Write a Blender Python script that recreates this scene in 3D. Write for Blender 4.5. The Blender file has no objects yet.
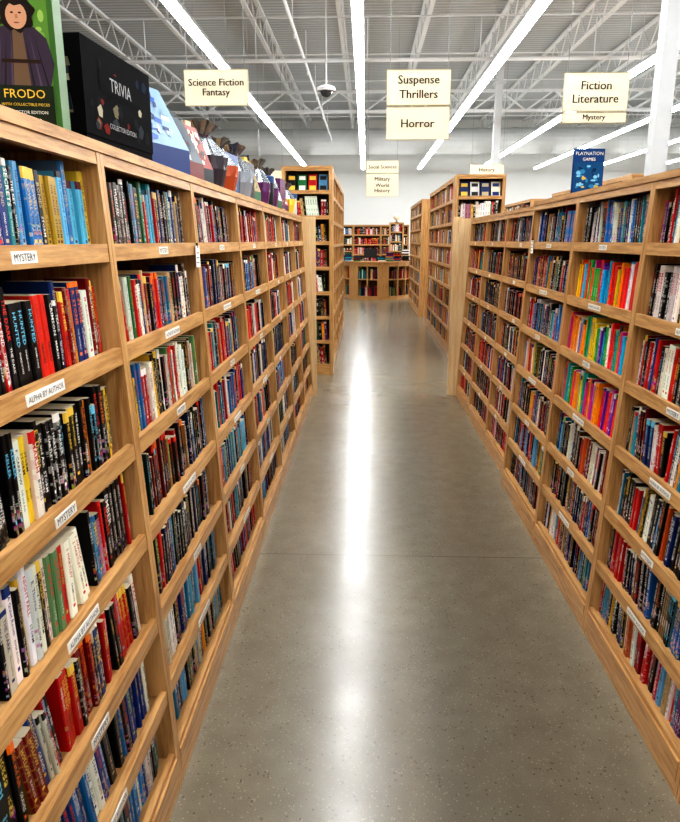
import bpy, math, random
import numpy as np
from mathutils import Vector, Matrix
R = random.Random(7)
scene = bpy.context.scene
scene.view_settings.view_transform = 'Standard'
try: scene.view_settings.look = 'Medium High Contrast'
except Exception: pass

def lin(c):
    return c/12.92 if c <= 0.04045 else ((c+0.055)/1.055)**2.4
def hx(h):
    h = h.lstrip('#')
    return tuple(lin(int(h[i:i+2], 16)/255) for i in (0, 2, 4))+(1.0,)

# ------------------------------------------------------------------ materials
def new_mat(name):
    m = bpy.data.materials.new(name); m.use_nodes = True
    nt = m.node_tree; nt.nodes.clear()
    out = nt.nodes.new('ShaderNodeOutputMaterial')
    b = nt.nodes.new('ShaderNodeBsdfPrincipled')
    nt.links.new(b.outputs[0], out.inputs[0])
    return m, nt, b
def M(nt, op, a, b=None, c=None):
    n = nt.nodes.new('ShaderNodeMath'); n.operation = op
    for i, v in enumerate((a, b, c)):
        if v is None: continue
        if isinstance(v, (int, float)): n.inputs[i].default_value = v
        else: nt.links.new(v, n.inputs[i])
    return n.outputs[0]
def MIX(nt, f, a, b):
    n = nt.nodes.new('ShaderNodeMix'); n.data_type = 'RGBA'
    for s, v in ((n.inputs[0], f), (n.inputs[6], a), (n.inputs[7], b)):
        if isinstance(v, (int, float)): s.default_value = v
        elif isinstance(v, tuple): s.default_value = v
        else: nt.links.new(v, s)
    return n.outputs[2]
def flat(name, col, rough=0.5, metal=0.0, var=0.06, scale=8, spec=0.4):
    m, nt, b = new_mat(name)
    c = hx(col) if isinstance(col, str) else col
    tc = nt.nodes.new('ShaderNodeTexCoord')
    n = nt.nodes.new('ShaderNodeTexNoise'); n.inputs['Scale'].default_value = scale
    nt.links.new(tc.outputs['Object'], n.inputs['Vector'])
    d = tuple(x*(1-var*2) for x in c[:3])+(1,)
    nt.links.new(MIX(nt, n.outputs[0], c, d), b.inputs['Base Color'])
    b.inputs['Roughness'].default_value = rough; b.inputs['Metallic'].default_value = metal
    b.inputs['Specular IOR Level'].default_value = spec
    return m
def wood(name, stretch, c1='#cda067', c2='#a0713f', rough=0.38):
    m, nt, b = new_mat(name)
    tc = nt.nodes.new('ShaderNodeTexCoord'); mp = nt.nodes.new('ShaderNodeMapping')
    mp.inputs['Scale'].default_value = stretch
    nt.links.new(tc.outputs['Object'], mp.inputs[0])
    n = nt.nodes.new('ShaderNodeTexNoise'); n.inputs['Scale'].default_value = 1.0; n.inputs['Detail'].default_value = 5
    n.inputs['Roughness'].default_value = 0.65
    nt.links.new(mp.outputs[0], n.inputs['Vector'])
    n2 = nt.nodes.new('ShaderNodeTexNoise'); n2.inputs['Scale'].default_value = 1.3
    nt.links.new(tc.outputs['Object'], n2.inputs['Vector'])
    r = nt.nodes.new('ShaderNodeValToRGB')
    r.color_ramp.elements[0].position = 0.36; r.color_ramp.elements[0].color = hx(c2)
    r.color_ramp.elements[1].position = 0.58; r.color_ramp.elements[1].color = hx(c1)
    nt.links.new(n.outputs[0], r.inputs[0])
    dark = MIX(nt, M(nt, 'MULTIPLY', n2.outputs[0], 0.3), r.outputs[0], hx(c2))
    nt.links.new(dark, b.inputs['Base Color'])
    b.inputs['Roughness'].default_value = rough; b.inputs['Specular IOR Level'].default_value = 0.3
    bp = nt.nodes.new('ShaderNodeBump'); bp.inputs['Strength'].default_value = 0.15; bp.inputs['Distance'].default_value = 0.002
    nt.links.new(n.outputs[0], bp.inputs['Height']); nt.links.new(bp.outputs[0], b.inputs['Normal'])
    return m
WY = wood('oak_grain_y', (70, 5, 70)); WZ = wood('oak_grain_z', (70, 70, 4)); WX = wood('oak_grain_x', (5, 70, 70))
WDARK = wood('oak_back', (30, 30, 4), '#523214', '#331e0a', 0.6)
WEND = wood('pale_end_panel', (40, 40, 3), '#e2c89c', '#d2ae7c', 0.45)

def books_mat():
    m, nt, b = new_mat('paperback_spines')
    def at(n):
        a = nt.nodes.new('ShaderNodeAttribute'); a.attribute_name = n; return a
    col = at('Col').outputs['Color']; tcol = at('TCol').outputs['Color']; seed = at('Seed').outputs['Fac']
    uv = nt.nodes.new('ShaderNodeUVMap'); uv.uv_map = 'UVMap'
    sx = nt.nodes.new('ShaderNodeSeparateXYZ'); nt.links.new(uv.outputs[0], sx.inputs[0])
    u, v = sx.outputs[0], sx.outputs[1]
    real = M(nt, 'GREATER_THAN', seed, 0.0)
    cmb = nt.nodes.new('ShaderNodeCombineXYZ')
    nt.links.new(M(nt, 'MULTIPLY', u, 0.9), cmb.inputs[0]); nt.links.new(M(nt, 'MULTIPLY', v, 6.0), cmb.inputs[1]); nt.links.new(M(nt, 'MULTIPLY', seed, 37.0), cmb.inputs[2])
    nz = nt.nodes.new('ShaderNodeTexNoise'); nz.inputs['Scale'].default_value = 2.2; nz.inputs['Detail'].default_value = 4
    nt.links.new(cmb.outputs[0], nz.inputs['Vector'])
    hsv = nt.nodes.new('ShaderNodeHueSaturation'); hsv.inputs['Saturation'].default_value = 2.6; hsv.inputs['Value'].default_value = 0.9
    nt.links.new(nz.outputs['Color'], hsv.inputs['Color'])
    sq = M(nt, 'ABSOLUTE', seed)
    fra = lambda k: M(nt, 'FRACT', M(nt, 'MULTIPLY', sq, k))
    art = M(nt, 'MULTIPLY', M(nt, 'GREATER_THAN', fra(7.31), 0.62), M(nt, 'LESS_THAN', v, 0.34))
    artf = M(nt, 'MULTIPLY', art, M(nt, 'GREATER_THAN', nz.outputs[0], 0.52))
    c = MIX(nt, M(nt, 'MULTIPLY', artf, 0.6), col, hsv.outputs[0])
    mott = M(nt, 'MULTIPLY', M(nt, 'MULTIPLY', M(nt, 'GREATER_THAN', fra(3.77), 0.7), M(nt, 'GREATER_THAN', nz.outputs[0], 0.56)), 0.22)
    c = MIX(nt, mott, c, tcol)
    band = M(nt, 'MULTIPLY', M(nt, 'GREATER_THAN', fra(13.7), 0.72), M(nt, 'GREATER_THAN', v, M(nt, 'ADD', 0.86, M(nt, 'MULTIPLY', fra(5.1), 0.08))))
    c = MIX(nt, band, c, tcol)
    logo = M(nt, 'MULTIPLY', M(nt, 'LESS_THAN', M(nt, 'ABSOLUTE', M(nt, 'SUBTRACT', v, 0.14)), 0.02), M(nt, 'LESS_THAN', M(nt, 'ABSOLUTE', M(nt, 'SUBTRACT', u, 0.5)), 0.22))
    c = MIX(nt, M(nt, 'MULTIPLY', logo, M(nt, 'GREATER_THAN', fra(9.9), 0.5)), c, tcol)
    cv = M(nt, 'FLOOR', M(nt, 'MULTIPLY', v, 62.0)); cu = M(nt, 'FLOOR', M(nt, 'MULTIPLY', u, 9.0))
    c2 = nt.nodes.new('ShaderNodeCombineXYZ'); nt.links.new(cv, c2.inputs[0]); nt.links.new(cu, c2.inputs[1]); nt.links.new(seed, c2.inputs[2])
    wn = nt.nodes.new('ShaderNodeTexWhiteNoise'); wn.noise_dimensions = '3D'; nt.links.new(c2.outputs[0], wn.inputs['Vector'])
    g = M(nt, 'GREATER_THAN', wn.outputs[0], 0.42)
    g = M(nt, 'MULTIPLY', g, M(nt, 'LESS_THAN', M(nt, 'MODULO', cv, 4.0), 2.5))
    g = M(nt, 'MULTIPLY', g, M(nt, 'LESS_THAN', M(nt, 'ABSOLUTE', M(nt, 'SUBTRACT', cu, 4.0)), 2.5))
    r1 = M(nt, 'LESS_THAN', M(nt, 'ABSOLUTE', M(nt, 'SUBTRACT', v, 0.72)), M(nt, 'ADD', 0.08, M(nt, 'MULTIPLY', fra(17.3), 0.08)))
    r2 = M(nt, 'LESS_THAN', M(nt, 'ABSOLUTE', M(nt, 'SUBTRACT', v, 0.36)), M(nt, 'ADD', 0.04, M(nt, 'MULTIPLY', fra(23.3), 0.08)))
    g = M(nt, 'MULTIPLY', M(nt, 'MULTIPLY', g, M(nt, 'MAXIMUM', r1, r2)), real)
    c = MIX(nt, M(nt, 'MULTIPLY', g, 0.9), c, tcol)
    nt.links.new(c, b.inputs['Base Color'])
    b.inputs['Roughness'].default_value = 0.33; b.inputs['Specular IOR Level'].default_value = 0.2
    return m
def attr_mat(name, rough=0.5, spec=0.3):
    m, nt, b = new_mat(name)
    a = nt.nodes.new('ShaderNodeAttribute'); a.attribute_name = 'Col'
    tc = nt.nodes.new('ShaderNodeTexCoord')
    n = nt.nodes.new('ShaderNodeTexNoise'); n.inputs['Scale'].default_value = 30
    nt.links.new(tc.outputs['Object'], n.inputs['Vector'])
    nt.links.new(MIX(nt, M(nt, 'MULTIPLY', n.outputs[0], 0.1), a.outputs['Color'], (0.03, 0.03, 0.03, 1)), b.inputs['Base Color'])
    b.inputs['Roughness'].default_value = rough; b.inputs['Specular IOR Level'].default_value = spec
    return m
BOOK = books_mat(); PAGE = flat('page_edges', '#e3d6b8', 0.8, var=0.12, scale=300)
PAINT = attr_mat('printed_ink', 0.5); GLOSS = attr_mat('printed_packaging', 0.3, 0.14); MATTE = attr_mat('matte_card', 0.7, 0.03)

def floor_mat():
    m, nt, b = new_mat('polished_concrete')
    tc = nt.nodes.new('ShaderNodeTexCoord'); P = tc.outputs['Object']
    def noise(s, d=4):
        n = nt.nodes.new('ShaderNodeTexNoise'); n.inputs['Scale'].default_value = s; n.inputs['Detail'].default_value = d
        nt.links.new(P, n.inputs['Vector']); return n.outputs[0]
    big = noise(0.8, 6); mid = noise(9, 5); fine = noise(200, 3); blot = noise(2.6, 5)
    c = MIX(nt, big, hx('#aba28b'), hx('#807763'))
    c = MIX(nt, M(nt, 'MULTIPLY', mid, 0.75), c, hx('#665d4c'))
    c = MIX(nt, M(nt, 'MULTIPLY', fine, 0.8), c, hx('#554d3f'))
    for sc, th, rad, colr, st in ((85, 0.92, 0.32, '#332d25', 0.6), (140, 0.88, 0.33, '#b8af98', 0.45), (55, 0.95, 0.3, '#4a4236', .5)):
        vo = nt.nodes.new('ShaderNodeTexVoronoi'); vo.inputs['Scale'].default_value = sc
        nt.links.new(P, vo.inputs['Vector'])
        s = nt.nodes.new('ShaderNodeSeparateColor'); nt.links.new(vo.outputs['Color'], s.inputs[0])
        f = M(nt, 'MULTIPLY', M(nt, 'GREATER_THAN', s.outputs[0], th), M(nt, 'LESS_THAN', vo.outputs['Distance'], rad))
        c = MIX(nt, M(nt, 'MULTIPLY', f, st), c, hx(colr))
    sp = nt.nodes.new('ShaderNodeSeparateXYZ'); nt.links.new(P, sp.inputs[0])
    yy = M(nt, 'MODULO', M(nt, 'ADD', sp.outputs[1], 26.63), 6.0)
    j = M(nt, 'LESS_THAN', M(nt, 'ABSOLUTE', yy), 0.008)
    c = MIX(nt, M(nt, 'MULTIPLY', j, 0.6), c, hx('#3c3832'))
    nt.links.new(c, b.inputs['Base Color'])
    nt.links.new(M(nt, 'ADD', 0.11, M(nt, 'ADD', M(nt, 'MULTIPLY', blot, 0.17), M(nt, 'MULTIPLY', mid, 0.06))), b.inputs['Roughness'])
    b.inputs['Specular IOR Level'].default_value = 0.85
    return m

# ------------------------------------------------------------------ mesh builder
class MB:
    def __init__(s): s.v = []; s.f = []; s.m = []; s.c = []; s.tc = []; s.sd = []; s.uv = []; s.tri = []
    def face(s, idx, mat=0, col=(1, 1, 1, 1), tcol=(0, 0, 0, 1), seed=0.0, uv=None):
        s.f.append(idx); s.m.append(mat); s.c.append(col); s.tc.append(tcol); s.sd.append(seed)
        s.uv.extend(uv if uv else [(0.02, 0.5)]*len(idx))
    def hexa(s, p, mat=0, col=(1, 1, 1, 1)):
        o = len(s.v); s.v.extend(p)
        for q in ((0, 3, 2, 1), (4, 5, 6, 7), (0, 1, 5, 4), (1, 2, 6, 5), (2, 3, 7, 6), (3, 0, 4, 7)):
            s.face([o+i for i in q], mat, col)
    def box(s, x0, x1, y0, y1, z0, z1, mat=0, col=(1, 1, 1, 1), F=None):
        p = [(x0, y0, z0), (x1, y0, z0), (x1, y1, z0), (x0, y1, z0), (x0, y0, z1), (x1, y0, z1), (x1, y1, z1), (x0, y1, z1)]
        if F: p = [F(*q) for q in p]
        s.hexa(p, mat, col)
    def tilt(s, F, s0, s1, tz0, tz1, z0, z1, mat=0, col=(1, 1, 1, 1)):
        a0, a1 = tz0; b0, b1 = tz1
        s.hexa([F(s0, a0, z0), F(s1, a0, z0), F(s1, a1, z0), F(s0, a1, z0), F(s0, b0, z1), F(s1, b0, z1), F(s1, b1, z1), F(s0, b1, z1)], mat, col)
    def bar(s, a, b, w, mat=0, col=(1, 1, 1, 1), n=4):
        a = Vector(a); b = Vector(b); d = (b-a).normalized()
        up = Vector((0, 0, 1)) if abs(d.z) < 0.95 else Vector((1, 0, 0))
        x = d.cross(up).normalized(); y = d.cross(x)
        o = len(s.v)
        for e in (a, b):
            for i in range(n):
                th = 2*math.pi*(i+0.5)/n
                s.v.append(tuple(e+x*math.cos(th)*w+y*math.sin(th)*w))
        for i in range(n):
            s.face([o+i, o+(i+1) % n, o+n+(i+1) % n, o+n+i], mat, col)
        s.face([o+i for i in range(n)][::-1], mat, col); s.face([o+n+i for i in range(n)], mat, col)
    def lathe(s, prof, c, mat=0, col=(1, 1, 1, 1), n=20, sx=1, sy=1, cols=None):
        o = len(s.v)
        for r, z in prof:
            for i in range(n):
                a = 2*math.pi*i/n; s.v.append((c[0]+r*math.cos(a)*sx, c[1]+r*math.sin(a)*sy, c[2]+z))
        for k in range(len(prof)-1):
            for i in range(n):
                s.face([o+k*n+i, o+k*n+(i+1) % n, o+(k+1)*n+(i+1) % n, o+(k+1)*n+i], mat, cols[k] if cols else col)
        s.face([o+i for i in range(n)][::-1], mat, col)
        s.face([o+(len(prof)-1)*n+i for i in range(n)], mat, cols[-1] if cols else col)
    def obj(s, name, mats, parent=None, smooth=False):
        me = bpy.data.meshes.new(name); me.from_pydata(s.v, [], s.f)
        for m in mats: me.materials.append(m)
        me.polygons.foreach_set('material_index', s.m)
        tot = np.array([len(f) for f in s.f])
        for nm, arr in (('Col', s.c), ('TCol', s.tc)):
            a = me.attributes.new(nm, 'FLOAT_COLOR', 'CORNER')
            a.data.foreach_set('color', np.repeat(np.array(arr, dtype=np.float32), tot, axis=0).ravel())
        a = me.attributes.new('Seed', 'FLOAT', 'CORNER')
        a.data.foreach_set('value', np.repeat(np.array(s.sd, dtype=np.float32), tot))
        u = me.uv_layers.new(name='UVMap'); u.data.foreach_set('uv', np.array(s.uv, dtype=np.float32).ravel())
        if smooth: me.polygons.foreach_set('use_smooth', [True]*len(s.f))
        me.update()
        ob = bpy.data.objects.new(name, me); scene.collection.objects.link(ob)
        if parent: ob.parent = parent
        return ob
def empty(name, loc=(0, 0, 0)):
    e = bpy.data.objects.new(name, None); e.empty_display_size = 0.1; e.location = loc
    scene.collection.objects.link(e); return e

# ------------------------------------------------------------------ text cache
WORDS = ['MURDER', 'NIGHT FALL', 'THE DARK', 'COLD CASE', 'KELLER', 'J. HARTLEY', 'SILENCE', 'BONES', 'DEAD END', 'THE WITNESS', 'WINTER', 'LAST CALL',
         'B. MORROW', 'CRIMSON', 'A. LOWELL', 'STORM', 'THE HEIR', 'SECRETS', 'GRAVES', 'D. PARKER', 'RIVER ROAD', 'BLACK ICE', 'HUNTED', 'MARSH', 'THE FALLEN',
         'P. CARROW', 'MIDNIGHT', 'EMBER', 'FINAL WORD', 'R. STONE', 'TRACE', 'SHADOWS', 'THE KEY', 'HOLLOW', 'A Quiet Room', 'The Long Way', 'M. Ashdown', 'Harbor Lights', 'E. Thorne', 'Salt and Ash', 'The Orchard']
SIGNW = ['MYSTERY', 'ALPHA BY AUTHOR', 'FICTION', 'Science Fiction', 'Fantasy', 'Suspense', 'Thrillers', 'Horror', 'Fiction', 'Literature', 'Mystery',
         'Social Sciences', 'Military', 'World', 'History', 'FRODO', 'WITH COLLECTIBLE PIECES', 'TRIVIA', 'QUEST', 'BOARD GAME', 'PLAYNATION', 'GAMES', 'PUZZLE', 'Biography', 'COLLECTOR EDITION', 'AGES 8 AND UP']
TX = {}
def cache_text():
    obs = []
    for w in WORDS+SIGNW:
        cu = bpy.data.curves.new('t', 'FONT'); cu.body = w; cu.resolution_u = 2 if w in SIGNW else 1; cu.align_x = 'CENTER'
        if w in WORDS: cu.offset = 0.008
        o = bpy.data.objects.new('t', cu); scene.collection.objects.link(o); obs.append((w, o, cu))
    bpy.context.view_layer.update()
    dg = bpy.context.evaluated_depsgraph_get()
    for w, o, cu in obs:
        me = bpy.data.meshes.new_from_object(o.evaluated_get(dg))
        v = np.array([x.co[:2] for x in me.vertices]); mn = v.min(0); mx = v.max(0)
        v = v-(mn+mx)/2
        me.calc_loop_triangles()
        TX[w] = (v, [tuple(t.vertices) for t in me.loop_triangles], (mx-mn))
        bpy.data.meshes.remove(me)
    for w, o, cu in obs:
        bpy.data.objects.remove(o); bpy.data.curves.remove(cu)
cache_text()
def put_text(mb, w, P, maxw, maxh, col, mat=0):
    v, t, wh = TX[w]; k = min(maxw/wh[0], maxh/wh[1]); o = len(mb.v)
    for x, y in v: mb.v.append(P(x*k, y*k))
    for q in t: mb.face([o+i for i in q], mat, col)

# ------------------------------------------------------------------ palettes
W_ = hx('#f2efe6'); GOLD = hx('#e9c24a'); RED = hx('#c8201f'); K = hx('#0c0c0e')
PAL = {
 'dark': [('#08080a', 11), ('#0c1a3c', 3), ('#5a070c', 3), ('#10231a', 1), ('#20140a', 2), ('#a01010', 1.5), ('#d8d4ca', 1.2), ('#1a5a96', 1.5), ('#7a5a2a', 1)],
 'mix': [('#08080a', 11), ('#0e2358', 4), ('#b01212', 4.5), ('#e8e4d8', 4), ('#d09418', 1.2), ('#136a86', 2.2), ('#c44c0e', 1.3), ('#1a6230', 1.2), ('#521a5c', 1), ('#5a9cc4', 1.4), ('#3c2414', 3), ('#6b0814', 2.5), ('#b89a6a', 1.4), ('#1c8a98', .8)],
 'light': [('#ece8dc', 6), ('#d0c6ae', 2), ('#b81414', 3), ('#08080a', 7), ('#d4ac30', 1.4), ('#1c6498', 2), ('#5a8250', .8), ('#b87888', .5)],
 'red': [('#b40e10', 5), ('#cc2818', 2.2), ('#08080a', 8), ('#7a060c', 4), ('#e4e0d4', 2.5), ('#12306c', 1.5), ('#c07a1a', .8)],
 'blue': [('#0a266c', 4), ('#1468a8', 3.4), ('#08080a', 8), ('#54a8d0', 2.5), ('#e4e0d4', 3), ('#b01212', 2), ('#107470', 1.5), ('#c8a030', .6)],
 'yellow': [('#d8b82c', 2.6), ('#e8e4d8', 5), ('#08080a', 8), ('#c47418', 1.2), ('#b01212', 3.4), ('#0c2c70', 1.5), ('#2c7a50', .6)],
 'kids': [('#f0d010', 3), ('#ea3408', 3), ('#0fa038', 3), ('#10a4e0', 4), ('#d01084', 2), ('#6a1ea8', 2), ('#f88808', 3), ('#f0ece0', 1), ('#ea1418', 2), ('#04948a', 2)],
}
def pick(pal, rg):
    L = PAL[pal]; c = rg.choices([x[0] for x in L], [x[1] for x in L])[0]; c = hx(c)
    j = rg.uniform(0.75, 1.25); c = tuple(min(1, x*j*rg.uniform(0.9, 1.1)) for x in c[:3])+(1,)
    lum = 0.3*c[0]+0.6*c[1]+0.1*c[2]
    if lum < 0.2: t = rg.choices([W_, GOLD, hx('#e02a1c'), hx('#6fc8e4'), hx('#f07018'), hx('#a8d060'), hx('#b8a888')], [7, 4, 3, 1.5, 1.5, .6, 2])[0]
    else: t = rg.choices([K, RED, hx('#16306c'), hx('#4a1020')], [6, 3, 2, 1])[0]
    return c, t

def add_book(bk, tx, F, s, w, z, h, tfn, jit, lean, depth, c, t, seed, rg, real):
    ch = min(0.0035, w*0.18); o = len(bk.v)
    for k in (0, 1):
        zz = z+h*k; tt = tfn(zz)-0.034-jit; ds = lean*h*k
        for a, b in ((0, -depth), (w, -depth), (w, -ch*1.2), (w-ch, 0), (ch, 0), (0, -ch*1.2)):
            bk.v.append(F(s+a+ds, tt+b, zz))
    sd = -seed if real else seed
    bk.face([o+6+i for i in range(6)], 1, c)
    bk.face([o+3, o+4, o+10, o+9], 0, c, t, sd, [(1, 0), (0, 0), (0, 1), (1, 1)])
    bk.face([o+2, o+3, o+9, o+8], 0, c, t, sd, [(1, 0), (1, 0), (1, 1), (1, 1)])
    bk.face([o+4, o+5, o+11, o+10], 0, c, t, sd, [(0, 0), (0, 0), (0, 1), (0, 1)])
    bk.face([o+1, o+2, o+8, o+7], 0, c, t, sd); bk.face([o+5, o+0, o+6, o+11], 0, c, t, sd)
    if real:
        w1, w2 = seed_words(seed); alt = W_ if sum(c[:3]) < 0.5 else K
        big = 0.5+0.26*((seed*71) % 1)
        for wd, cz, ln, mh, cc in ((w1, 0.70, 0.40, big, t), (w2, 0.32, 0.25, 0.42, alt)):
            def P(a, b, cz=cz):
                zz = z+h*cz-a
                return F(s+w/2+b+lean*(zz-z), tfn(zz)-0.034-jit+0.0009, zz)
            put_text(tx, wd, P, h*ln, w*mh, cc)
def seed_words(sd):
    a = int(sd*9973) % len(WORDS); b = int(sd*5711+3) % len(WORDS); return WORDS[a], WORDS[b]

def side(fr, bk, tx, lb, F, n, w, H, tb, tt, levels, seed, near=None, palf=None, wl=0, wv=1, scale=1.0, labels=True, bw=(0.013, 0.032), top_row=True, kick=0.1):
    rg = random.Random(seed)
    tf = lambda z: tb-(tb-tt)*z/H
    for i in range(n+1):
        for a, b in ((-0.021, -0.001), (0.001, 0.021)):
            fr.tilt(F, i*w+a, i*w+b, (0, tb+0.002), (0, tt+0.002), 0, H-0.026, wv)
    fr.box(0, n*w, 0, 0.006, 0.05, H-0.03, 2, F=F)
    fr.box(-0.022, n*w+0.022, 0, tt+0.006, H-0.025, H, wl, F=F)
    for i in range(n):
        s0, s1 = i*w+0.0215, (i+1)*w-0.0215
        fr.tilt(F, s0, s1, (tf(H-.05)-0.02, tf(H-.05)), (tt-0.02, tt), H-0.055, H-0.026, wl)
        fr.box(s0, s1, tb-0.022, tb+0.0, 0.0, levels[-1]+0.0, wl, F=F)
        up = H
        for k, z in enumerate(levels):
            fr.box(s0, s1, 0.007, tf(z)-0.02, z-0.018, z, wl, F=F)
            z0, z1 = z-0.026, z+0.018
            fr.tilt(F, s0, s1, (tf(z0)-0.019, tf(z0)-0.001), (tf(z1)-0.019, tf(z1)-0.001), z0, z1, wl)
            gap = up-0.032-z
            pal = palf(k, i, rg) if palf else rg.choice(['mix', 'mix', 'dark', 'light', 'red', 'blue'])
            s = s0+0.002; lean = 0; c, t = pick(pal, rg); sd = rg.random()
            def newh(): return min(gap-0.004, (0.178+rg.choice([0, 0, 0, 0.010, -0.010, 0.018, 0.024, -0.018])+rg.uniform(-0.003, 0.003))*scale)
            hh = newh(); thick = rg.uniform(*bw)
            stop = s1-0.002-(rg.uniform(0, 0.07) if rg.random() < 0.4 else 0)
            while True:
                if rg.random() > 0.2:
                    c, t = pick(pal, rg); sd = rg.random()
                    hh = newh(); thick = rg.uniform(*bw)
                bwid = max(0.012, thick*rg.uniform(0.85, 1.15))
                nl = lean
                if rg.random() < 0.07: nl = rg.choice([0, 0, 0.0, -0.06, -0.12, 0.05])
                if nl != lean: s += abs(nl-lean)*hh; lean = nl
                if s+bwid+abs(lean)*hh > stop: break
                wp = F(s, 0, z); real = near is not None and near[0] < wp[1] < near[1]
                add_book(bk, tx, F, s, bwid, z+0.001, hh, tf, rg.uniform(0, 0.012), lean, 0.105*scale, c, t, sd*0.98+0.01, rg, real)
                s += bwid+0.0006
            if labels and k < len(levels)-1:
                wp = F((s0+s1)/2, 0, z); nr = near is not None and 1.0 < wp[1] < 4.2
                txt = ['MYSTERY', 'ALPHA BY AUTHOR'][k % 2] if near is not None else 'FICTION'
                L = (0.165 if k % 2 else 0.10) if nr else 0.07
                sc = (s0+s1)/2+(0 if nr else rg.uniform(-0.15, 0.15))
                za, zb = z-0.016, z+0.007
                lb.tilt(F, sc-L/2, sc+L/2, (tf(za)-0.001, tf(za)+0.0006), (tf(zb)-0.001, tf(zb)+0.0006), za, zb, 0, W_)
                P = lambda a, b, sc=sc, z=z: F(sc+a, tf(z-0.0045+b)+0.0014, z-0.0045+b)
                put_text(lb, txt, P, L*0.92, 0.0145, K)
            up = z

def mapper(O, sv):
    ox, oy = O; sx, sy = sv; tx_, ty_ = sy, -sx     # t = s x z
    return lambda s, t, z: (ox+sx*s+tx_*t, oy+sy*s+ty_*t, z)

LV = [1.623, 1.361, 1.10, 0.837, 0.575, 0.333, 0.115]
SW = 0.914
def run(name, cx, y0, n, H, tb, tt, levels, seed, nearL=None, nearR=None, palf=None, endpanel=True, scale=1.0, labels=True, bw=(0.013, 0.032), sw=SW):
    fr, bk, tx, lb = MB(), MB(), MB(), MB()
    side(fr, bk, tx, lb, mapper((cx, y0), (0, 1)), n, sw, H, tb, tt, levels, seed, nearL, palf, scale=scale, labels=labels, bw=bw)
    side(fr, bk, tx, lb, mapper((cx, y0+n*sw), (0, -1)), n, sw, H, tb, tt, levels, seed+5, nearR, palf, scale=scale, labels=labels, bw=bw)
    e = empty(name, (0, 0, 0))
    fr.obj('oak_frame', [WY, WZ, WDARK], e)
    if lb.f: lb.obj('shelf_labels', [PAINT], e)
    if endpanel:
        p = MB(); ye = y0+n*sw+0.025
        p.box(cx-tb-0.04, cx+tb+0.04, ye, ye+0.025, 0, H, 0)
        p.obj('end_panel', [WEND], e)
    b = bk.obj('paperback_books', [BOOK, PAGE])
    if tx.f: tx.obj('spine_lettering', [PAINT], b)
    return e, b
def palL(k, i, rg):
    if i == 2: return ['blue', 'red', 'yellow', 'light', 'red', 'blue', 'blue'][k]
    if i == 3: return ['mix', 'mix', 'light', 'dark', 'dark', 'mix', 'mix'][k]
    return rg.choice(['dark', 'mix', 'mix', 'mix', 'red', 'blue'])
def palR(k, i, rg):
    if i == 1 and k in (1, 2, 3): return 'kids'
    if i == 1 and k == 4: return 'mix'
    if i == 1 and k == 0: return 'blue'
    if i == 0: return ['blue', 'mix', 'blue', 'mix', 'mix', 'mix', 'dark'][k]
    return ['mix', 'yellow', 'red', 'mix', 'mix', 'dark', 'mix'][k]
Y0 = 1.756-3*SW
HR = 1.885
eL, bL = run('bookshelf', -0.91, Y0, 9, HR, 0.35, 0.25, LV, 11, nearL=(1.0, 3.8), palf=palL)
eR, bR = run('bookshelf', 1.31, Y0, 6, HR, 0.35, 0.25, LV, 21, nearR=(1.6, 4.2), palf=palR, endpanel=False)
eB, bB = run('bookshelf', 1.33, Y0+6*SW+0.05, 3, HR-0.02, 0.33, 0.24, LV, 31, nearR=(50, 51), palf=lambda k, i, rg: rg.choice(['red', 'mix', 'dark', 'dark']))
pp = MB(); pp.box(0.91, 1.0, 7.34, 7.37, 0, HR+0.0); pp.obj('end_panel', [WEND], eB)
TLV = [2.17+0.02, 1.88, 1.58, 1.28, 0.98, 0.68, 0.38, 0.12]
eT, bT = run('tall_bookcase', -0.70, 8.80, 5, 2.5, 0.28, 0.28, TLV, 41, palf=lambda k, i, rg: rg.choice(['mix', 'dark', 'red']), scale=1.2, labels=False, bw=(0.02, 0.045), endpanel=False)
eU, bU = run('tall_bookcase', 1.53, 9.95, 4, 2.5, 0.31, 0.31, TLV, 51, palf=lambda k, i, rg: rg.choice(['mix', 'light', 'red']), scale=1.2, labels=False, bw=(0.02, 0.045), endpanel=False)
eV, bV = run('tall_bookcase', 1.50, 15.2, 4, 2.5, 0.31, 0.31, TLV, 61, palf=lambda k, i, rg: rg.choice(['mix', 'light', 'dark']), scale=1.2, labels=False, bw=(0.025, 0.05), endpanel=False)
def clone(e, b, dx, dy=0):
    ne = empty(e.name.split('.')[0], (dx, dy, 0))
    for c in list(e.children):
        o = bpy.data.objects.new(c.name.split('.')[0], c.data); scene.collection.objects.link(o); o.parent = ne
    o = bpy.data.objects.new('paperback_books', b.data); scene.collection.objects.link(o); o.location = (dx, dy, 0)
for dx in (-2.22, -4.44, -6.66, 4.44, 6.66, 8.88): clone(eL, bL, dx)
for dx in (-2.3, -4.6, -6.9): clone(eT, bT, dx)
for dx in (2.3, 4.6, 6.9): clone(eU, bU, dx); clone(eV, bV, dx)
for dx in (-4.9, -7.2, -9.5): clone(eV, bV, dx)

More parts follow.
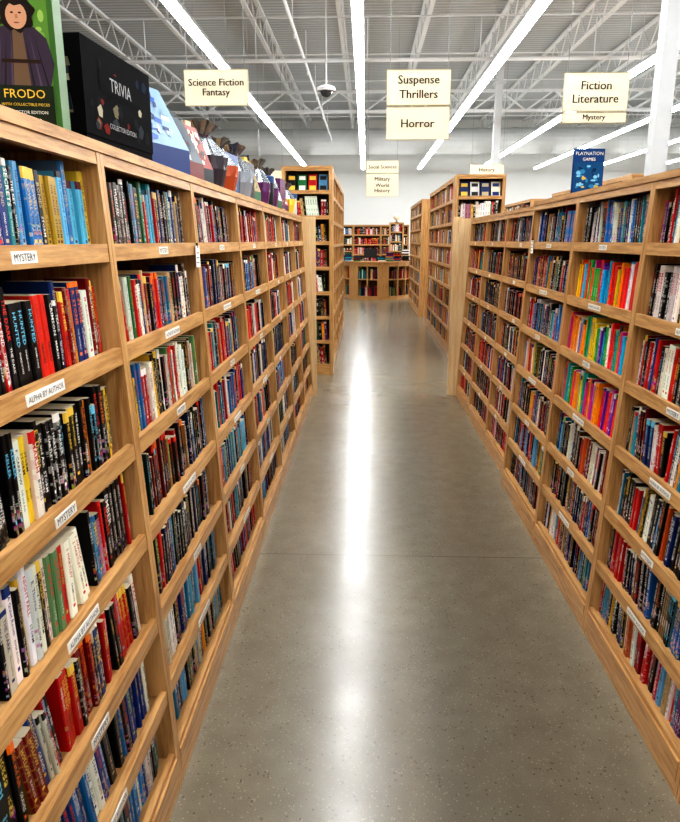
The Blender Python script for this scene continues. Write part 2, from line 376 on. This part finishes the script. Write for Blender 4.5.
def facing(name, x0, x1, y, H, depth, levels, seed, pal, faceout=()):
    fr, bk, tx, lb = MB(), MB(), MB(), MB()
    side(fr, bk, tx, lb, mapper((x0, y+depth), (1, 0)), 1, x1-x0, H, depth, depth, [l for l in levels], seed, None, lambda k, i, rg: pal, scale=1.2, labels=False, bw=(0.02, 0.042))
    e = empty(name); fr.obj('oak_frame', [WX, WZ, WDARK], e)
    bk.obj('hardcover_books', [BOOK, PAGE])
def facing_faceout(x0, x1, y, z, n, seed, h=0.2):
    mb = MB(); rg = random.Random(seed); w = (x1-x0)/n
    for i in range(n):
        c, t = pick('mix', rg); a = x0+i*w+0.01; b = x0+(i+1)*w-0.01
        mb.hexa([(a, y, z), (b, y, z), (b, y+0.02, z), (a, y+0.02, z), (a, y+0.05, z+h), (b, y+0.05, z+h), (b, y+0.07, z+h), (a, y+0.07, z+h)], 0, c)
        q = lambda zz: y+0.05*(zz-z)/h-0.001
        for f0, f1 in ((0.68, 0.9), (0.1, 0.35)):
            za, zb = z+h*f0, z+h*f1
            o = len(mb.v); mb.v += [(a+w*.12, q(za), za), (b-w*.12, q(za), za), (b-w*.12, q(zb), zb), (a+w*.12, q(zb), zb)]
            mb.face([o, o+1, o+2, o+3], 0, t)
    mb.obj('face_out_books', [GLOSS])
ELV = [2.21, 1.92, 1.62, 1.32, 1.02, 0.72, 0.42, 0.12]
def facing_top(name, x0, x1, seed, pal, y):
    """end-cap whose top shelf shows covers face-out"""
    fr, bk, tx, lb = MB(), MB(), MB(), MB()
    side(fr, MB(), tx, lb, mapper((x0, y+0.3), (1, 0)), 1, x1-x0, 2.5, 0.3, 0.3, ELV, seed, None, lambda k, i, rg: pal, scale=1.2, labels=False)
    side(MB(), bk, tx, lb, mapper((x0, y+0.3), (1, 0)), 1, x1-x0, 2.21, 0.3, 0.3, ELV[1:], seed, None, lambda k, i, rg: pal, scale=1.2, labels=False, bw=(0.02, 0.04))
    e = empty(name); fr.obj('oak_frame', [WX, WZ, WDARK], e); bk.obj('hardcover_books', [BOOK, PAGE])
    facing_faceout(x0+0.03, x1-0.03, y+0.035, 2.212, 4, seed+1, 0.2)
facing_top('endcap_bookcase', -0.98, -0.42, 71, 'mix', 8.45)
facing_top('endcap_bookcase', 1.22, 1.84, 72, 'light', 9.60)
for dx in (2.3, 4.6): facing_top('endcap_bookcase', 1.22+dx, 1.84+dx, 73+int(dx), 'mix', 9.60)
for i in range(5):
    facing('bookcase', -3.2+i*0.93, -3.2+i*0.93+0.91, 23.6, 2.15, 0.32, [1.82, 1.5, 1.18, 0.86, 0.54, 0.2], 80+i, ['mix', 'dark', 'light', 'red', 'mix'][i])
facing('bookcase', 0.78, 1.2, 22.6, 2.2, 0.3, [1.9, 1.6, 1.3, 1.0, 0.7, 0.4, 0.12], 92, 'light')

# ------------------------------------------------------------------ information desk
d = MB(); cx, cy = 0.35, 21.0
N = 8; a0, a1 = math.radians(205), math.radians(335)
def arc(r, a, z): return (cx+r*math.cos(a)*0.72, cy+r*math.sin(a), z)
def seg(r0, r1, aa, ab, z0, z1, m):
    d.hexa([arc(r1, aa, z0), arc(r1, ab, z0), arc(r0, ab, z0), arc(r0, aa, z0), arc(r1, aa, z1), arc(r1, ab, z1), arc(r0, ab, z1), arc(r0, aa, z1)], m, hx('#c58a4c'))
bk = MB(); rg = random.Random(5)
for i in range(N):
    aa = a0+(a1-a0)*i/N; ab = a0+(a1-a0)*(i+1)/N
    seg(0.95, 1.55, aa, ab, 1.03, 1.07, 0); seg(1.18, 1.2, aa, ab, 0.1, 1.03, 2); seg(1.2, 1.48, aa, ab, 0.0, 0.1, 0)
    seg(1.2, 1.5, aa-0.012, aa+0.012, 0.1, 1.03, 1); seg(1.44, 1.5, aa, ab, 0.93, 1.03, 0)
    if i in (1, 4): seg(1.44, 1.49, aa, ab, 0.1, 0.93, 1); continue
    seg(1.2, 1.5, aa, ab, 0.55, 0.58, 0)
    for z in (0.1, 0.58):
        n = 9
        for j in range(n):
            if rg.random() < 0.25: continue
            ba = aa+(ab-aa)*(j+0.6)/(n+0.6); bb = ba+(ab-aa)/(n+0.6)*0.85; c, t = pick('mix', rg)
            hh = rg.uniform(0.2, 0.3)
            bk.hexa([arc(1.40, ba, z), arc(1.40, bb, z), arc(1.25, bb, z), arc(1.25, ba, z), arc(1.40, ba, z+hh), arc(1.40, bb, z+hh), arc(1.25, bb, z+hh), arc(1.25, ba, z+hh)], 0, c)
seg(1.2, 1.5, a1-0.012, a1+0.012, 0.1, 1.03, 1)
d.box(-0.05, 0.33, 20.2, 20.22, 1.16, 1.42, 3); d.box(0.10, 0.16, 20.22, 20.26, 1.07, 1.2, 3); d.box(0.03, 0.23, 20.15, 20.32, 1.07, 1.08, 3)
for k, (xx, yy, nn) in enumerate(((-0.50, 20.28, 9), (-0.25, 19.85, 4), (0.45, 19.65, 4), (0.68, 19.75, 7), (0.9, 20.0, 6), (1.15, 20.2, 9))):
    for j in range(nn):
        c, t = pick('mix', rg); j0 = rg.uniform(-.02, .02)
        bk.box(xx-0.10+j0, xx+0.10+j0, yy-0.08, yy+0.08, 1.071+j*0.035, 1.104+j*0.035, 0, c)
e = empty('information_desk'); d.obj('counter', [WX, WZ, WDARK, flat('monitor_black', '#15161a', 0.3)], e); bk.obj('desk_books', [GLOSS], e)
gl = MB(); pr = [(0.11*math.sin(math.pi*i/12)+0.001, 0.11-0.11*math.cos(math.pi*i/12)) for i in range(13)]
gl.lathe([(0.07, 0), (0.07, 0.015), (0.015, 0.03), (0.015, 0.07)], (0.99, 22.75, 2.2), 0, hx('#6b4a2a'))
gl.lathe(pr, (0.99, 22.75, 2.27), 0, hx('#e8dcc0'))
gl.obj('desk_globe', [GLOSS], smooth=True)

# ------------------------------------------------------------------ room
X0, X1, YN, YF, ZC = -13.0, 15.0, -5.0, 33.0, 6.9
def slab(name, x0, x1, y0, y1, z0, z1, mat):
    m = MB(); m.box(x0, x1, y0, y1, z0, z1); return m.obj(name, [mat])
slab('floor', X0, X1, YN, YF, -0.1, 0, floor_mat())
WALL = flat('painted_wall', '#dcdcd9', 0.7, var=0.03, scale=2)
slab('wall_back', X0, X1, YF, YF+0.2, 0, ZC, WALL); slab('wall_left', X0-0.2, X0, YN, YF, 0, ZC, WALL)
slab('wall_right', X1, X1+0.2, YN, YF, 0, ZC, WALL); slab('wall_front', X0, X1, YN-0.2, YN, 0, ZC, WALL)
slab('baseboard_back', X0, X1, YF-0.02, YF, 0, 0.12, flat('vinyl_base', '#5c5850', 0.6))
def deck_mat():
    m, nt, b = new_mat('ribbed_steel_deck')
    tc = nt.nodes.new('ShaderNodeTexCoord'); w = nt.nodes.new('ShaderNodeTexWave'); w.bands_direction = 'Y'
    w.inputs['Scale'].default_value = 1.6; w.inputs['Distortion'].default_value = 0
    nt.links.new(tc.outputs['Object'], w.inputs[0])
    nt.links.new(MIX(nt, w.outputs['Fac'], hx('#9da0a2'), hx('#bdc0c1')), b.inputs['Base Color'])
    b.inputs['Roughness'].default_value = 0.6
    bp = nt.nodes.new('ShaderNodeBump'); bp.inputs['Strength'].default_value = 0.6; bp.inputs['Distance'].default_value = 0.04
    nt.links.new(w.outputs['Fac'], bp.inputs['Height']); nt.links.new(bp.outputs[0], b.inputs['Normal'])
    return m
slab('ceiling', X0, X1, YN, YF, ZC, ZC+0.1, deck_mat())
STEEL = flat('white_painted_steel', '#dcdede', 0.5, var=0.05)
tr = MB()
for k in range(15):
    x = X0+1.0+k*1.9
    za, zb = ZC-0.06, ZC-0.62
    tr.box(x-0.05, x+0.05, YN+.05, YF-.05, za-0.03, za+0.03); tr.box(x-0.045, x+0.045, YN+.05, YF-.05, zb-0.025, zb+0.025)
    y = YN+0.2; f = 0
    while y < YF-0.6:
        tr.bar((x, y, zb if f else za), (x, y+0.55, za if f else zb), 0.018); y += 0.55; f = 1-f
for y in (1.5, 12.5, 23.5):
    za, zb = ZC-0.66, ZC-1.25
    tr.box(X0+.05, X1-.05, y-0.08, y+0.08, za-0.04, za+0.03); tr.box(X0+.05, X1-.05, y-0.08, y+0.08, zb-0.04, zb+0.04)
    x = X0+0.2; f = 0
    while x < X1-0.9:
        tr.bar((x, y, zb if f else za), (x+0.85, y, za if f else zb), 0.035); x += 0.85; f = 1-f
for y in np.arange(4, 32, 3.0): tr.bar((X0+.05, y, ZC-0.66), (X1-.05, y, ZC-0.66), 0.02)
tr.obj('ceiling_trusses', [STEEL])
DM = flat('white_duct', '#d0d2d1', 0.45, var=0.04)
du = MB(); du.bar((X0+.05, 30, 5.6), (X1-.05, 30, 5.6), 0.5, n=20)
for x in np.arange(X0+1, X1, 1.5): du.bar((x, 30, 5.6), (x+0.06, 30, 5.6), 0.525, n=20)
du.obj('air_duct', [DM])
pi_ = MB(); pi_.bar((X0+.05, 16.0, 5.4), (X1-.05, 16.0, 5.4), 0.04, n=8)
for x in np.arange(X0+1, X1, 2.4): pi_.bar((x, 16, 5.4), (x, 16, 6.2), 0.012, n=6)
pi_.obj('sprinkler_pipe', [STEEL])
pi_ = MB(); pi_.bar((-1.4, YN+.05, 5.55), (-1.4, 29.3, 5.55), 0.03, n=8)
for y in np.arange(YN+1, 29, 3): pi_.bar((-1.4, y, 5.55), (-1.4, y, 6.25), 0.01, n=6); pi_.bar((-1.4, y+.4, 5.55), (-1.4, y+.4, 5.42), 0.02, n=6)
pi_.obj('sprinkler_pipe', [STEEL])
v = MB(); v.box(-6.7, -5.4, YF-0.05, YF-0.001, 5.2, 5.8, 0)
for i in range(8): v.box(-6.62, -5.48, YF-0.07, YF-0.045, 5.25+i*0.065, 5.285+i*0.065, 1)
v.obj('wall_vent', [flat('vent_dark', '#4a4d50', 0.6), STEEL])
CW = flat('white_column_paint', '#b9bcbd', 0.5, var=0.03)
for y in (8.75, 19.5):
    c = MB(); x = 3.46; c.box(x-.09, x+.09, y-0.09, y+0.09, 0, ZC-0.6); c.box(x-.19, x+.19, y-0.19, y+0.19, 0, 0.03); c.box(x-.15, x+.15, y-0.15, y+0.15, ZC-1.3, ZC-1.25)
    c.obj('support_column', [CW])
def emis(name, s):
    m = bpy.data.materials.new(name); m.use_nodes = True; nt = m.node_tree; nt.nodes.clear()
    o = nt.nodes.new('ShaderNodeOutputMaterial'); e = nt.nodes.new('ShaderNodeEmission'); e.inputs[0].default_value = (0.965, 0.985, 1.0, 1); e.inputs[1].default_value = s
    nt.links.new(e.outputs[0], o.inputs[0]); return m
EM = emis('fluorescent_glow', 37)
for x in (-2.6, -0.14, 2.3, 4.95, 7.3, 9.7, 12.1):
    e = empty('fluorescent_strip_light'); h = MB(); t = MB(); z = 4.65
    h.box(x-0.085, x+0.085, -3.5, 31.4, z+0.05, z+0.10)
    y = -3.4
    while y < 31:
        h.bar((x, y, z+0.10), (x, y, ZC-0.6), 0.006)
        h.box(x-0.08, x+0.08, y-0.11, y-0.09, z-0.02, z+0.051); y += 2.44
    t.box(x-0.07, x+0.07, -3.45, 31.35, z-0.005, z+0.04)
    h.obj('housing', [CW], e); t.obj('tube', [EM], e)

# ------------------------------------------------------------------ hanging signs
CREAM = flat('cream_sign_board', '#e4d9ba', 0.6, var=0.02)
WIRE = flat('wire', '#8a8c8c', 0.4)
EDGE = flat('sign_edge', '#a89a74', 0.6)
def sign(x, y, ztop, panels, w):
    e = empty('hanging_aisle_sign'); b = MB(); t = MB(); wi = MB(); z = ztop
    for h, lines in panels:
        b.box(x-w/2, x+w/2, y, y+0.02, z-h, z, 0)
        for (xa, xb, za, zb) in ((x-w/2, x+w/2, z-0.008, z), (x-w/2, x+w/2, z-h, z-h+0.008), (x-w/2, x-w/2+0.006, z-h, z), (x+w/2-0.006, x+w/2, z-h, z)):
            b.box(xa, xb, y-0.003, y, za, zb, 1)
        n = len(lines)
        cap = 0.098 if h > 0.2 else 0.06
        k = min([min(w*0.86/TX[L][2][0], cap/0.72) for L in lines]) if n < 3 else 0.12
        pitch = k*1.08
        for i, L in enumerate(lines):
            zc = z-h/2-(i-(n-1)/2)*pitch
            for off in (-0.002, 0.002):
                put_text(t, L, lambda a, c, zc=zc, off=off: (x+a+off, y-0.003-abs(off), zc+c), TX[L][2][0]*k, 9, hx('#2a2018'))
        z -= h+0.012
    for sx in (-w/2+0.04, w/2-0.04): wi.bar((x+sx, y+0.01, ztop), (x+sx, y+0.01, ZC-0.6), 0.004)
    for zz in [ztop-panels[0][0]] if len(panels) > 1 else []:
        for sx in (-w/2+0.05, w/2-0.05): wi.bar((x+sx, y+0.01, zz-0.02), (x+sx, y+0.01, zz+0.01), 0.006)
    b.obj('board', [CREAM, EDGE], e); t.obj('lettering', [PAINT], e); wi.obj('wires', [WIRE], e)
sign(-1.83, 8.9, 3.65, [(0.41, ['Science Fiction', 'Fantasy'])], 0.78)
sign(0.62, 8.9, 3.63, [(0.40, ['Suspense', 'Thrillers']), (0.38, ['Horror'])], 0.77)
sign(2.73, 8.9, 3.58, [(0.43, ['Fiction', 'Literature']), (0.12, ['Mystery'])], 0.77)
sign(0.38, 16.9, 3.46, [(0.28, ['Social Sciences']), (0.52, ['Military', 'World', 'History'])], 0.76)
sign(-2.6, 19.5, 3.5, [(0.5, ['Biography'])], 0.7)
sign(3.2, 19.2, 3.6, [(0.3, ['History'])], 0.9)
cm = MB(); cm.bar((-0.72, 13, 4.28), (-0.72, 13, 6.2), 0.015, n=8); cm.lathe([(0.16, 0.0), (0.16, 0.06), (0.1, 0.09)], (-0.72, 13, 4.2), 0)
cm.lathe([(0.02, -0.1), (0.07, -0.08), (0.1, -0.04), (0.11, 0)], (-0.72, 13, 4.2), 1)
cm.obj('security_dome_camera', [CW, flat('dome_glass', '#3a3d42', 0.1)], smooth=False)

# ------------------------------------------------------------------ merchandise on the left shelf top
T = HR+0.0005
def rotf(cx, cy, ang):
    ca, sa = math.cos(ang), math.sin(ang)
    return lambda a, b, z: (cx+a*ca-b*sa, cy+a*sa+b*ca, T+z)
def facepoly(mb, F, pts, b, col, mat=0):
    o = len(mb.v); mb.v += [F(a, b, z) for a, z in pts]; mb.face(list(range(o, o+len(pts))), mat, col)
def ell(ca, cz, ra, rz, n=20): return [(ca+ra*math.cos(2*math.pi*i/n), cz+rz*math.sin(2*math.pi*i/n)) for i in range(n)]
g = MB(); F = rotf(-0.87, 1.58, math.radians(12))
g.box(-0.19, 0.19, 0, 0.09, 0, 0.34, 0, hx('#3f6b2c'), F)
facepoly(g, F, [(-0.18, 0.01), (0.178, 0.01), (0.178, 0.33), (-0.18, 0.33)], -0.001, hx('#5b8a34'))
rg = random.Random(3)
for i in range(120):
    a, z = rg.uniform(-0.16, 0.165), rg.uniform(0.1, 0.31)
    facepoly(g, F, ell(a, z, rg.uniform(.003, .011), rg.uniform(.005, .016), 8), -0.0015-i*1e-5, hx(rg.choice(['#2f5a22', '#7ea844', '#1f3d18', '#94b85a', '#466b2a', '#c0c870'])))
def fg(pts, b, col): facepoly(g, F, [(0.115+(a-0.078)*0.8, 0.09+(z-0.12)*0.63) for a, z in pts], b, col)
fg([(-0.0, 0.12), (0.15, 0.12), (0.165, 0.2), (0.15, 0.28), (0.12, 0.315), (0.07, 0.325), (0.03, 0.31), (0.005, 0.26), (-0.01, 0.18)], -0.003, hx('#3b3040'))
for k in range(8):
    a = 0.01+k*0.019
    if 0.05 < a < 0.1: continue
    fg([(a, 0.12), (a+0.006, 0.12), (0.078+(a-0.078)*0.6, 0.3)], -0.0033, hx('#241c28' if k % 2 else '#54465a'))
fg([(0.055, 0.12), (0.1, 0.12), (0.09, 0.31), (0.065, 0.31)], -0.0035, hx('#6b5540'))
fg([(0.03, 0.2), (0.13, 0.2), (0.13, 0.212), (0.03, 0.212)], -0.0036, hx('#2c1c10'))
hair = [(0.078+0.046*math.cos(t)*(1+0.12*math.sin(7*t)), 0.358+0.06*math.sin(t)*(1+0.1*math.cos(9*t))) for t in [2*math.pi*i/40 for i in range(40)]]
fg(hair, -0.004, hx('#1d130d')); fg(ell(0.078, 0.348, 0.027, 0.042), -0.0045, hx('#c99878'))
fg([(0.052, 0.375), (0.06, 0.395), (0.098, 0.396), (0.104, 0.37), (0.092, 0.383), (0.075, 0.378), (0.063, 0.385)], -0.0048, hx('#1d130d'))
fg(ell(0.068, 0.357, 0.0045, 0.003, 8), -0.005, K); fg(ell(0.088, 0.357, 0.0045, 0.003, 8), -0.005, K)
fg(ell(0.078, 0.326, 0.008, 0.0025, 8), -0.005, hx('#8a4a40')); fg([(0.076, 0.352), (0.081, 0.352), (0.083, 0.339), (0.075, 0.339)], -0.005, hx('#a87858'))
facepoly(g, F, [(-0.18, 0.0), (0.178, 0.0), (0.178, 0.095), (-0.18, 0.095)], -0.0052, hx('#1a2414'))
put_text(g, 'FRODO', lambda a, b: F(0.117+a, -0.006, 0.078+b), 0.085, 0.02, GOLD)
put_text(g, 'WITH COLLECTIBLE PIECES', lambda a, b: F(0.117+a, -0.006, 0.056+b), 0.1, 0.012, GOLD)
put_text(g, 'COLLECTOR EDITION', lambda a, b: F(0.117+a, -0.006, 0.04+b), 0.09, 0.01, W_)
put_text(g, 'AGES 8 AND UP', lambda a, b: F(0.117+a, -0.006, 0.024+b), 0.06, 0.009, W_)
g.obj('boxed_fantasy_figure', [GLOSS])
def gamebox(name, x, y, ang, L, D, H, cols, title, tcol, accents, lid=True, dz=0, mat=GLOSS):
    g = MB(); F0 = rotf(x, y, ang); F = lambda a, b, z: F0(a, b, z+dz)
    g.box(-L/2, L/2, 0, D, 0, H*0.9, 0, hx(cols[0]), F)
    if lid: g.box(-L/2-0.003, L/2+0.003, -0.003, D+0.003, H*0.12, H, 0, hx(cols[1]), F)
    rg = random.Random(int(L*1000+y*10))
    for i in range(26):
        a = rg.uniform(-L*.42, L*.42); z = rg.uniform(H*.2, H*.85); r = rg.uniform(.015, .06)*L
        facepoly(g, F, [(max(-L*.47, min(L*.47, a+r*math.cos(t_)*rg.uniform(.5, 1.2))), max(H*.16, min(H*.9, z+r*.8*math.sin(t_)))) for t_ in (0.2, 1.5, 2.8, 4.0, 5.2)], -0.0038-i*2e-5, hx(rg.choice(accents)))
    facepoly(g, F, [(-L*.30, H*.56), (L*.30, H*.56), (L*.30, H*.78), (-L*.30, H*.78)], -0.0044, hx(cols[1]))
    put_text(g, title, lambda a, b: F(a, -0.005, H*0.67+b), L*0.5, H*0.13, hx(tcol))
    put_text(g, 'COLLECTOR EDITION', lambda a, b: F(a, -0.005, H*0.26+b), L*0.6, H*0.05, hx(tcol))
    # the end panel that faces up the aisle carries artwork too
    for i in range(12):
        b0 = rg.uniform(.1, .75)*D; z = rg.uniform(.2, .75)*H; o = len(g.v); ww = rg.uniform(.05, .2)*D; zh = rg.uniform(.05, .16)*H
        g.v += [F(-L/2-0.0035-i*1e-5, b0, z), F(-L/2-0.0035-i*1e-5, b0+ww, z), F(-L/2-0.0035-i*1e-5, b0+ww*.8, z+zh), F(-L/2-0.0035-i*1e-5, b0+ww*.1, z+zh)]
        g.face([o, o+1, o+2, o+3], 0, hx(rg.choice(accents)))
    g.box(-L*.4, L*.4, D*.2, D*.8, H, H+0.0006, 0, hx(accents[-1]), F)
    g.obj(name, [mat])
A90 = math.radians(90)
gamebox('boxed_board_game', -0.70, 2.06, A90-0.06, 0.46, 0.24, 0.262, ('#040405', '#060608'), 'TRIVIA', '#a8a8a8', ['#6a2018', '#1c2438', '#6b6450', '#30343a', '#15161a', '#a8a08c'], mat=MATTE)
def wedge(name, x, y, ang, w, d, h, c1, c2, c3):
    g = MB(); F = rotf(x, y, ang)
    lo = [F(-w/2, 0, 0), F(w/2, 0, 0), F(w/2, d, 0), F(-w/2, d, 0)]
    md = [F(-w/2, 0.0, h*.3), F(w/2, 0.0, h*.3), F(w/2, d, h*.3), F(-w/2, d, h*.3)]
    hi = [F(-w*.3, d*.42, h), F(w*.3, d*.42, h), F(w*.3, d*.58, h), F(-w*.3, d*.58, h)]
    g.hexa(lo+md, 0, hx(c1)); g.hexa(md+hi, 0, hx(c2))
    rg = random.Random(int(y*100))
    def q(a, f, e=0.002): return F(a, d*.42*f-e, h*(.3+.7*f))
    for i in range(26):
        f = rg.uniform(.03, .85); ww = rg.uniform(.02, .11)*w; a = rg.uniform(-w*.28, w*.28)*(1-.25*f); o = len(g.v)
        e = 0.002+i*1e-4
        g.v += [q(a-ww, f, e), q(a+ww*.7, f+rg.uniform(-.02, .05), e), q(a+ww, f+.1, e), q(a-ww*.5, f+.13, e)]; g.face([o, o+1, o+2, o+3], 0, hx(rg.choice([c3, c1, c2, '#c8c8c8'])))
    # artwork on the gable end seen from up the aisle
    def qe(b, f, e): return F(-w/2+w*.2*f-e, d*(.5+(b-.5)*(1-.84*f)), h*(.3+.7*f))
    for i in range(12):
        f = rg.uniform(.02, .7); b0 = rg.uniform(.1, .7); o = len(g.v); e = 0.002+i*1e-4
        g.v += [qe(b0, f, e), qe(b0+.2, f, e), qe(b0+.18, f+.12, e), qe(b0+.03, f+.1, e)]; g.face([o, o+1, o+2, o+3], 0, hx(rg.choice([c3, c1, '#c8c8c8', '#18181c'])))
    g.box(-w*.12, w*.12, d*.44, d*.56, h, h+0.02, 0, hx(c3), F)
    g.obj(name, [GLOSS])
wedge('gable_gift_pack', -0.70, 2.50, A90-0.25, 0.34, 0.18, 0.285, '#14306a', '#7c9cb8', '#1c50a0')
wedge('gable_gift_pack', -0.70, 2.86, A90-0.15, 0.26, 0.16, 0.24, '#6a2420', '#3a4450', '#14181e')
gamebox('boxed_board_game', -0.93, 2.78, A90, 0.46, 0.16, 0.29, ('#1a1a20', '#20242c'), 'QUEST', '#e8b830', ['#a01818', '#c06020', '#303848'], mat=MATTE)
FOIL = flat('silver_foil', '#a9aeb4', 0.25, metal=0.85, var=0.3, scale=30)
def basket(x, y, r, h, c):
    g = MB(); rg = random.Random(int(y*77)); n = 18; o = 0
    prof = [(r*.8, 0, 0), (r, h*.3, 0), (r*.95, h*.5, 1), (r*.35, h*.78, 1), (r*.22, h*.82, 1), (r*.65, h, 1)]
    for rr, z, m in prof:
        for i in range(n):
            a = 2*math.pi*i/n; k = rr*(1+(0.18 if m else 0.02)*(1 if i % 2 else -1)*rg.uniform(.5, 1))
            g.v.append((x+k*math.cos(a), y+k*math.sin(a), T+z+(rg.uniform(-.012, .012) if z > h*.8 else 0)))
    for k in range(len(prof)-1):
        for i in range(n):
            g.face([k*n+i, k*n+(i+1) % n, (k+1)*n+(i+1) % n, (k+1)*n+i], 1 if prof[k][2] else 0, hx(c))
    g.face(list(range(n))[::-1], 0, hx(c))
    o = len(g.v)
    for i in range(12): a = 2*math.pi*i/12; g.v.append((x+r*.3*math.cos(a), y+r*.3*math.sin(a), T+h*.80))
    g.face(list(range(o, o+12)), 0, hx('#b02222'))
    g.obj('wrapped_gift_basket', [GLOSS, FOIL])
def tin(name, x, y, r, h, c, c2):
    g = MB()
    g.lathe([(r, 0), (r, h*.78), (r*1.05, h*.78), (r*1.05, h*.97), (r*.96, h)], (x, y, T), 0, hx(c), 24, cols=[hx(c), hx(c2), hx(c2), hx(c2)])
    g.lathe([(r*.25, 0), (r*.25, 0.012), (r*.1, 0.02)], (x, y, T+h), 0, hx(c2), 12)
    g.obj(name, [GLOSS])
wedge('gable_gift_pack', -0.72, 3.15, A90-0.2, 0.22, 0.14, 0.25, '#20242c', '#8a3024', '#d8c8a8')
basket(-0.78, 3.42, 0.11, 0.30, '#3a3238')
basket(-0.76, 3.66, 0.10, 0.26, '#a84a28')
gamebox('boxed_board_game', -0.74, 3.92, A90-.1, 0.24, 0.15, 0.22, ('#1d3a6a', '#244a80'), 'GAMES', '#e8d040', ['#20242c', '#a01818', '#c8b060'])
basket(-0.78, 4.20, 0.11, 0.30, '#8a8e96')
rg = random.Random(12); y = 4.36; i = 0
while y < 6.9:
    k = [0, 2, 3, 1, 3, 0, 2][i % 7]; w = rg.uniform(0.18, 0.25); cc = rg.sample(['#8a8e96', '#c8c4b8', '#a82828', '#2a4a78', '#a88a58', '#18181c', '#c0501a', '#3a6a4a', '#5a2a58', '#d8b838'], 3)
    if k == 0: gamebox('boxed_puzzle', -0.73, y+w/2, A90-0.1, w-.02, 0.14, rg.uniform(.2, .28), cc[:2], 'PUZZLE', cc[2], [cc[2], cc[0]])
    elif k == 1: tin('gift_tin', -0.76, y+w/2, 0.08, rg.uniform(.18, .25), cc[0], cc[1])
    elif k == 2: wedge('gable_gift_pack', -0.74, y+w/2, A90-0.2, w-.02, 0.13, rg.uniform(.22, .3), *cc)
    else: basket(-0.76, y+w/2, 0.085, rg.uniform(.24, .31), cc[0])
    y += w+0.03; i += 1
g = MB(); F = rotf(1.22, 4.0, 0.05)
g.box(-0.085, 0.085, 0, 0.012, 0, 0.25, 0, hx('#1c3f74'), F); g.box(-0.1, 0.1, -0.04, 0.08, 0, 0.012, 0, hx('#22262c'), F)
facepoly(g, F, [(-.078, .02), (.078, .02), (.078, .18), (-.078, .18)], -0.001, hx('#1a4a78'))
rg = random.Random(9)
for i in range(30): facepoly(g, F, ell(rg.uniform(-.06, .06), rg.uniform(.035, .165), rg.uniform(.005, .018), rg.uniform(.004, .013), 6), -0.0015-i*1e-5, hx(rg.choice(['#2f86b8', '#0f2c4e', '#7fc0e0', '#16385e', '#c8b060'])))
put_text(g, 'PLAYNATION', lambda a, b: F(a, -0.002, 0.225+b), 0.15, 0.03, W_); put_text(g, 'GAMES', lambda a, b: F(a, -0.002, 0.195+b), 0.09, 0.016, W_)
g.obj('countertop_poster_stand', [MATTE])
for F, s, z in ((mapper((-0.91, 0), (0, 1)), 2.64, 1.60), (mapper((1.31, 0), (0, -1)), -4.42, 1.62)):
    g = MB(); t = 0.35-0.1*z/HR+0.004
    g.box(s-0.03, s+0.03, t, t+0.002, z-0.05, z+0.03, 0, W_, F)
    for i in range(3): g.box(s-0.02, s+0.015, t+0.002, t+0.0025, z-0.035+i*0.018, z-0.031+i*0.018, 0, hx('#555555'), F)
    g.box(s-0.004, s+0.004, t-0.004, t+0.003, z+0.02, z+0.04, 0, K, F)
    g.obj('shelf_price_card', [PAINT])

# ------------------------------------------------------------------ world + camera
w = bpy.data.worlds.new('World'); scene.world = w; w.use_nodes = True
w.node_tree.nodes['Background'].inputs[0].default_value = (0.9, 0.95, 1, 1); w.node_tree.nodes['Background'].inputs[1].default_value = 0.5
cam = bpy.data.cameras.new('Camera'); co = bpy.data.objects.new('Camera', cam); scene.collection.objects.link(co)
cam.sensor_fit = 'HORIZONTAL'; cam.sensor_width = 36; cam.lens = 36; cam.clip_start = 0.02; cam.clip_end = 200
co.location = (0, 0, 1.65); co.rotation_euler = (math.radians(90-14.1), 0, math.radians(2.1))
scene.camera = co
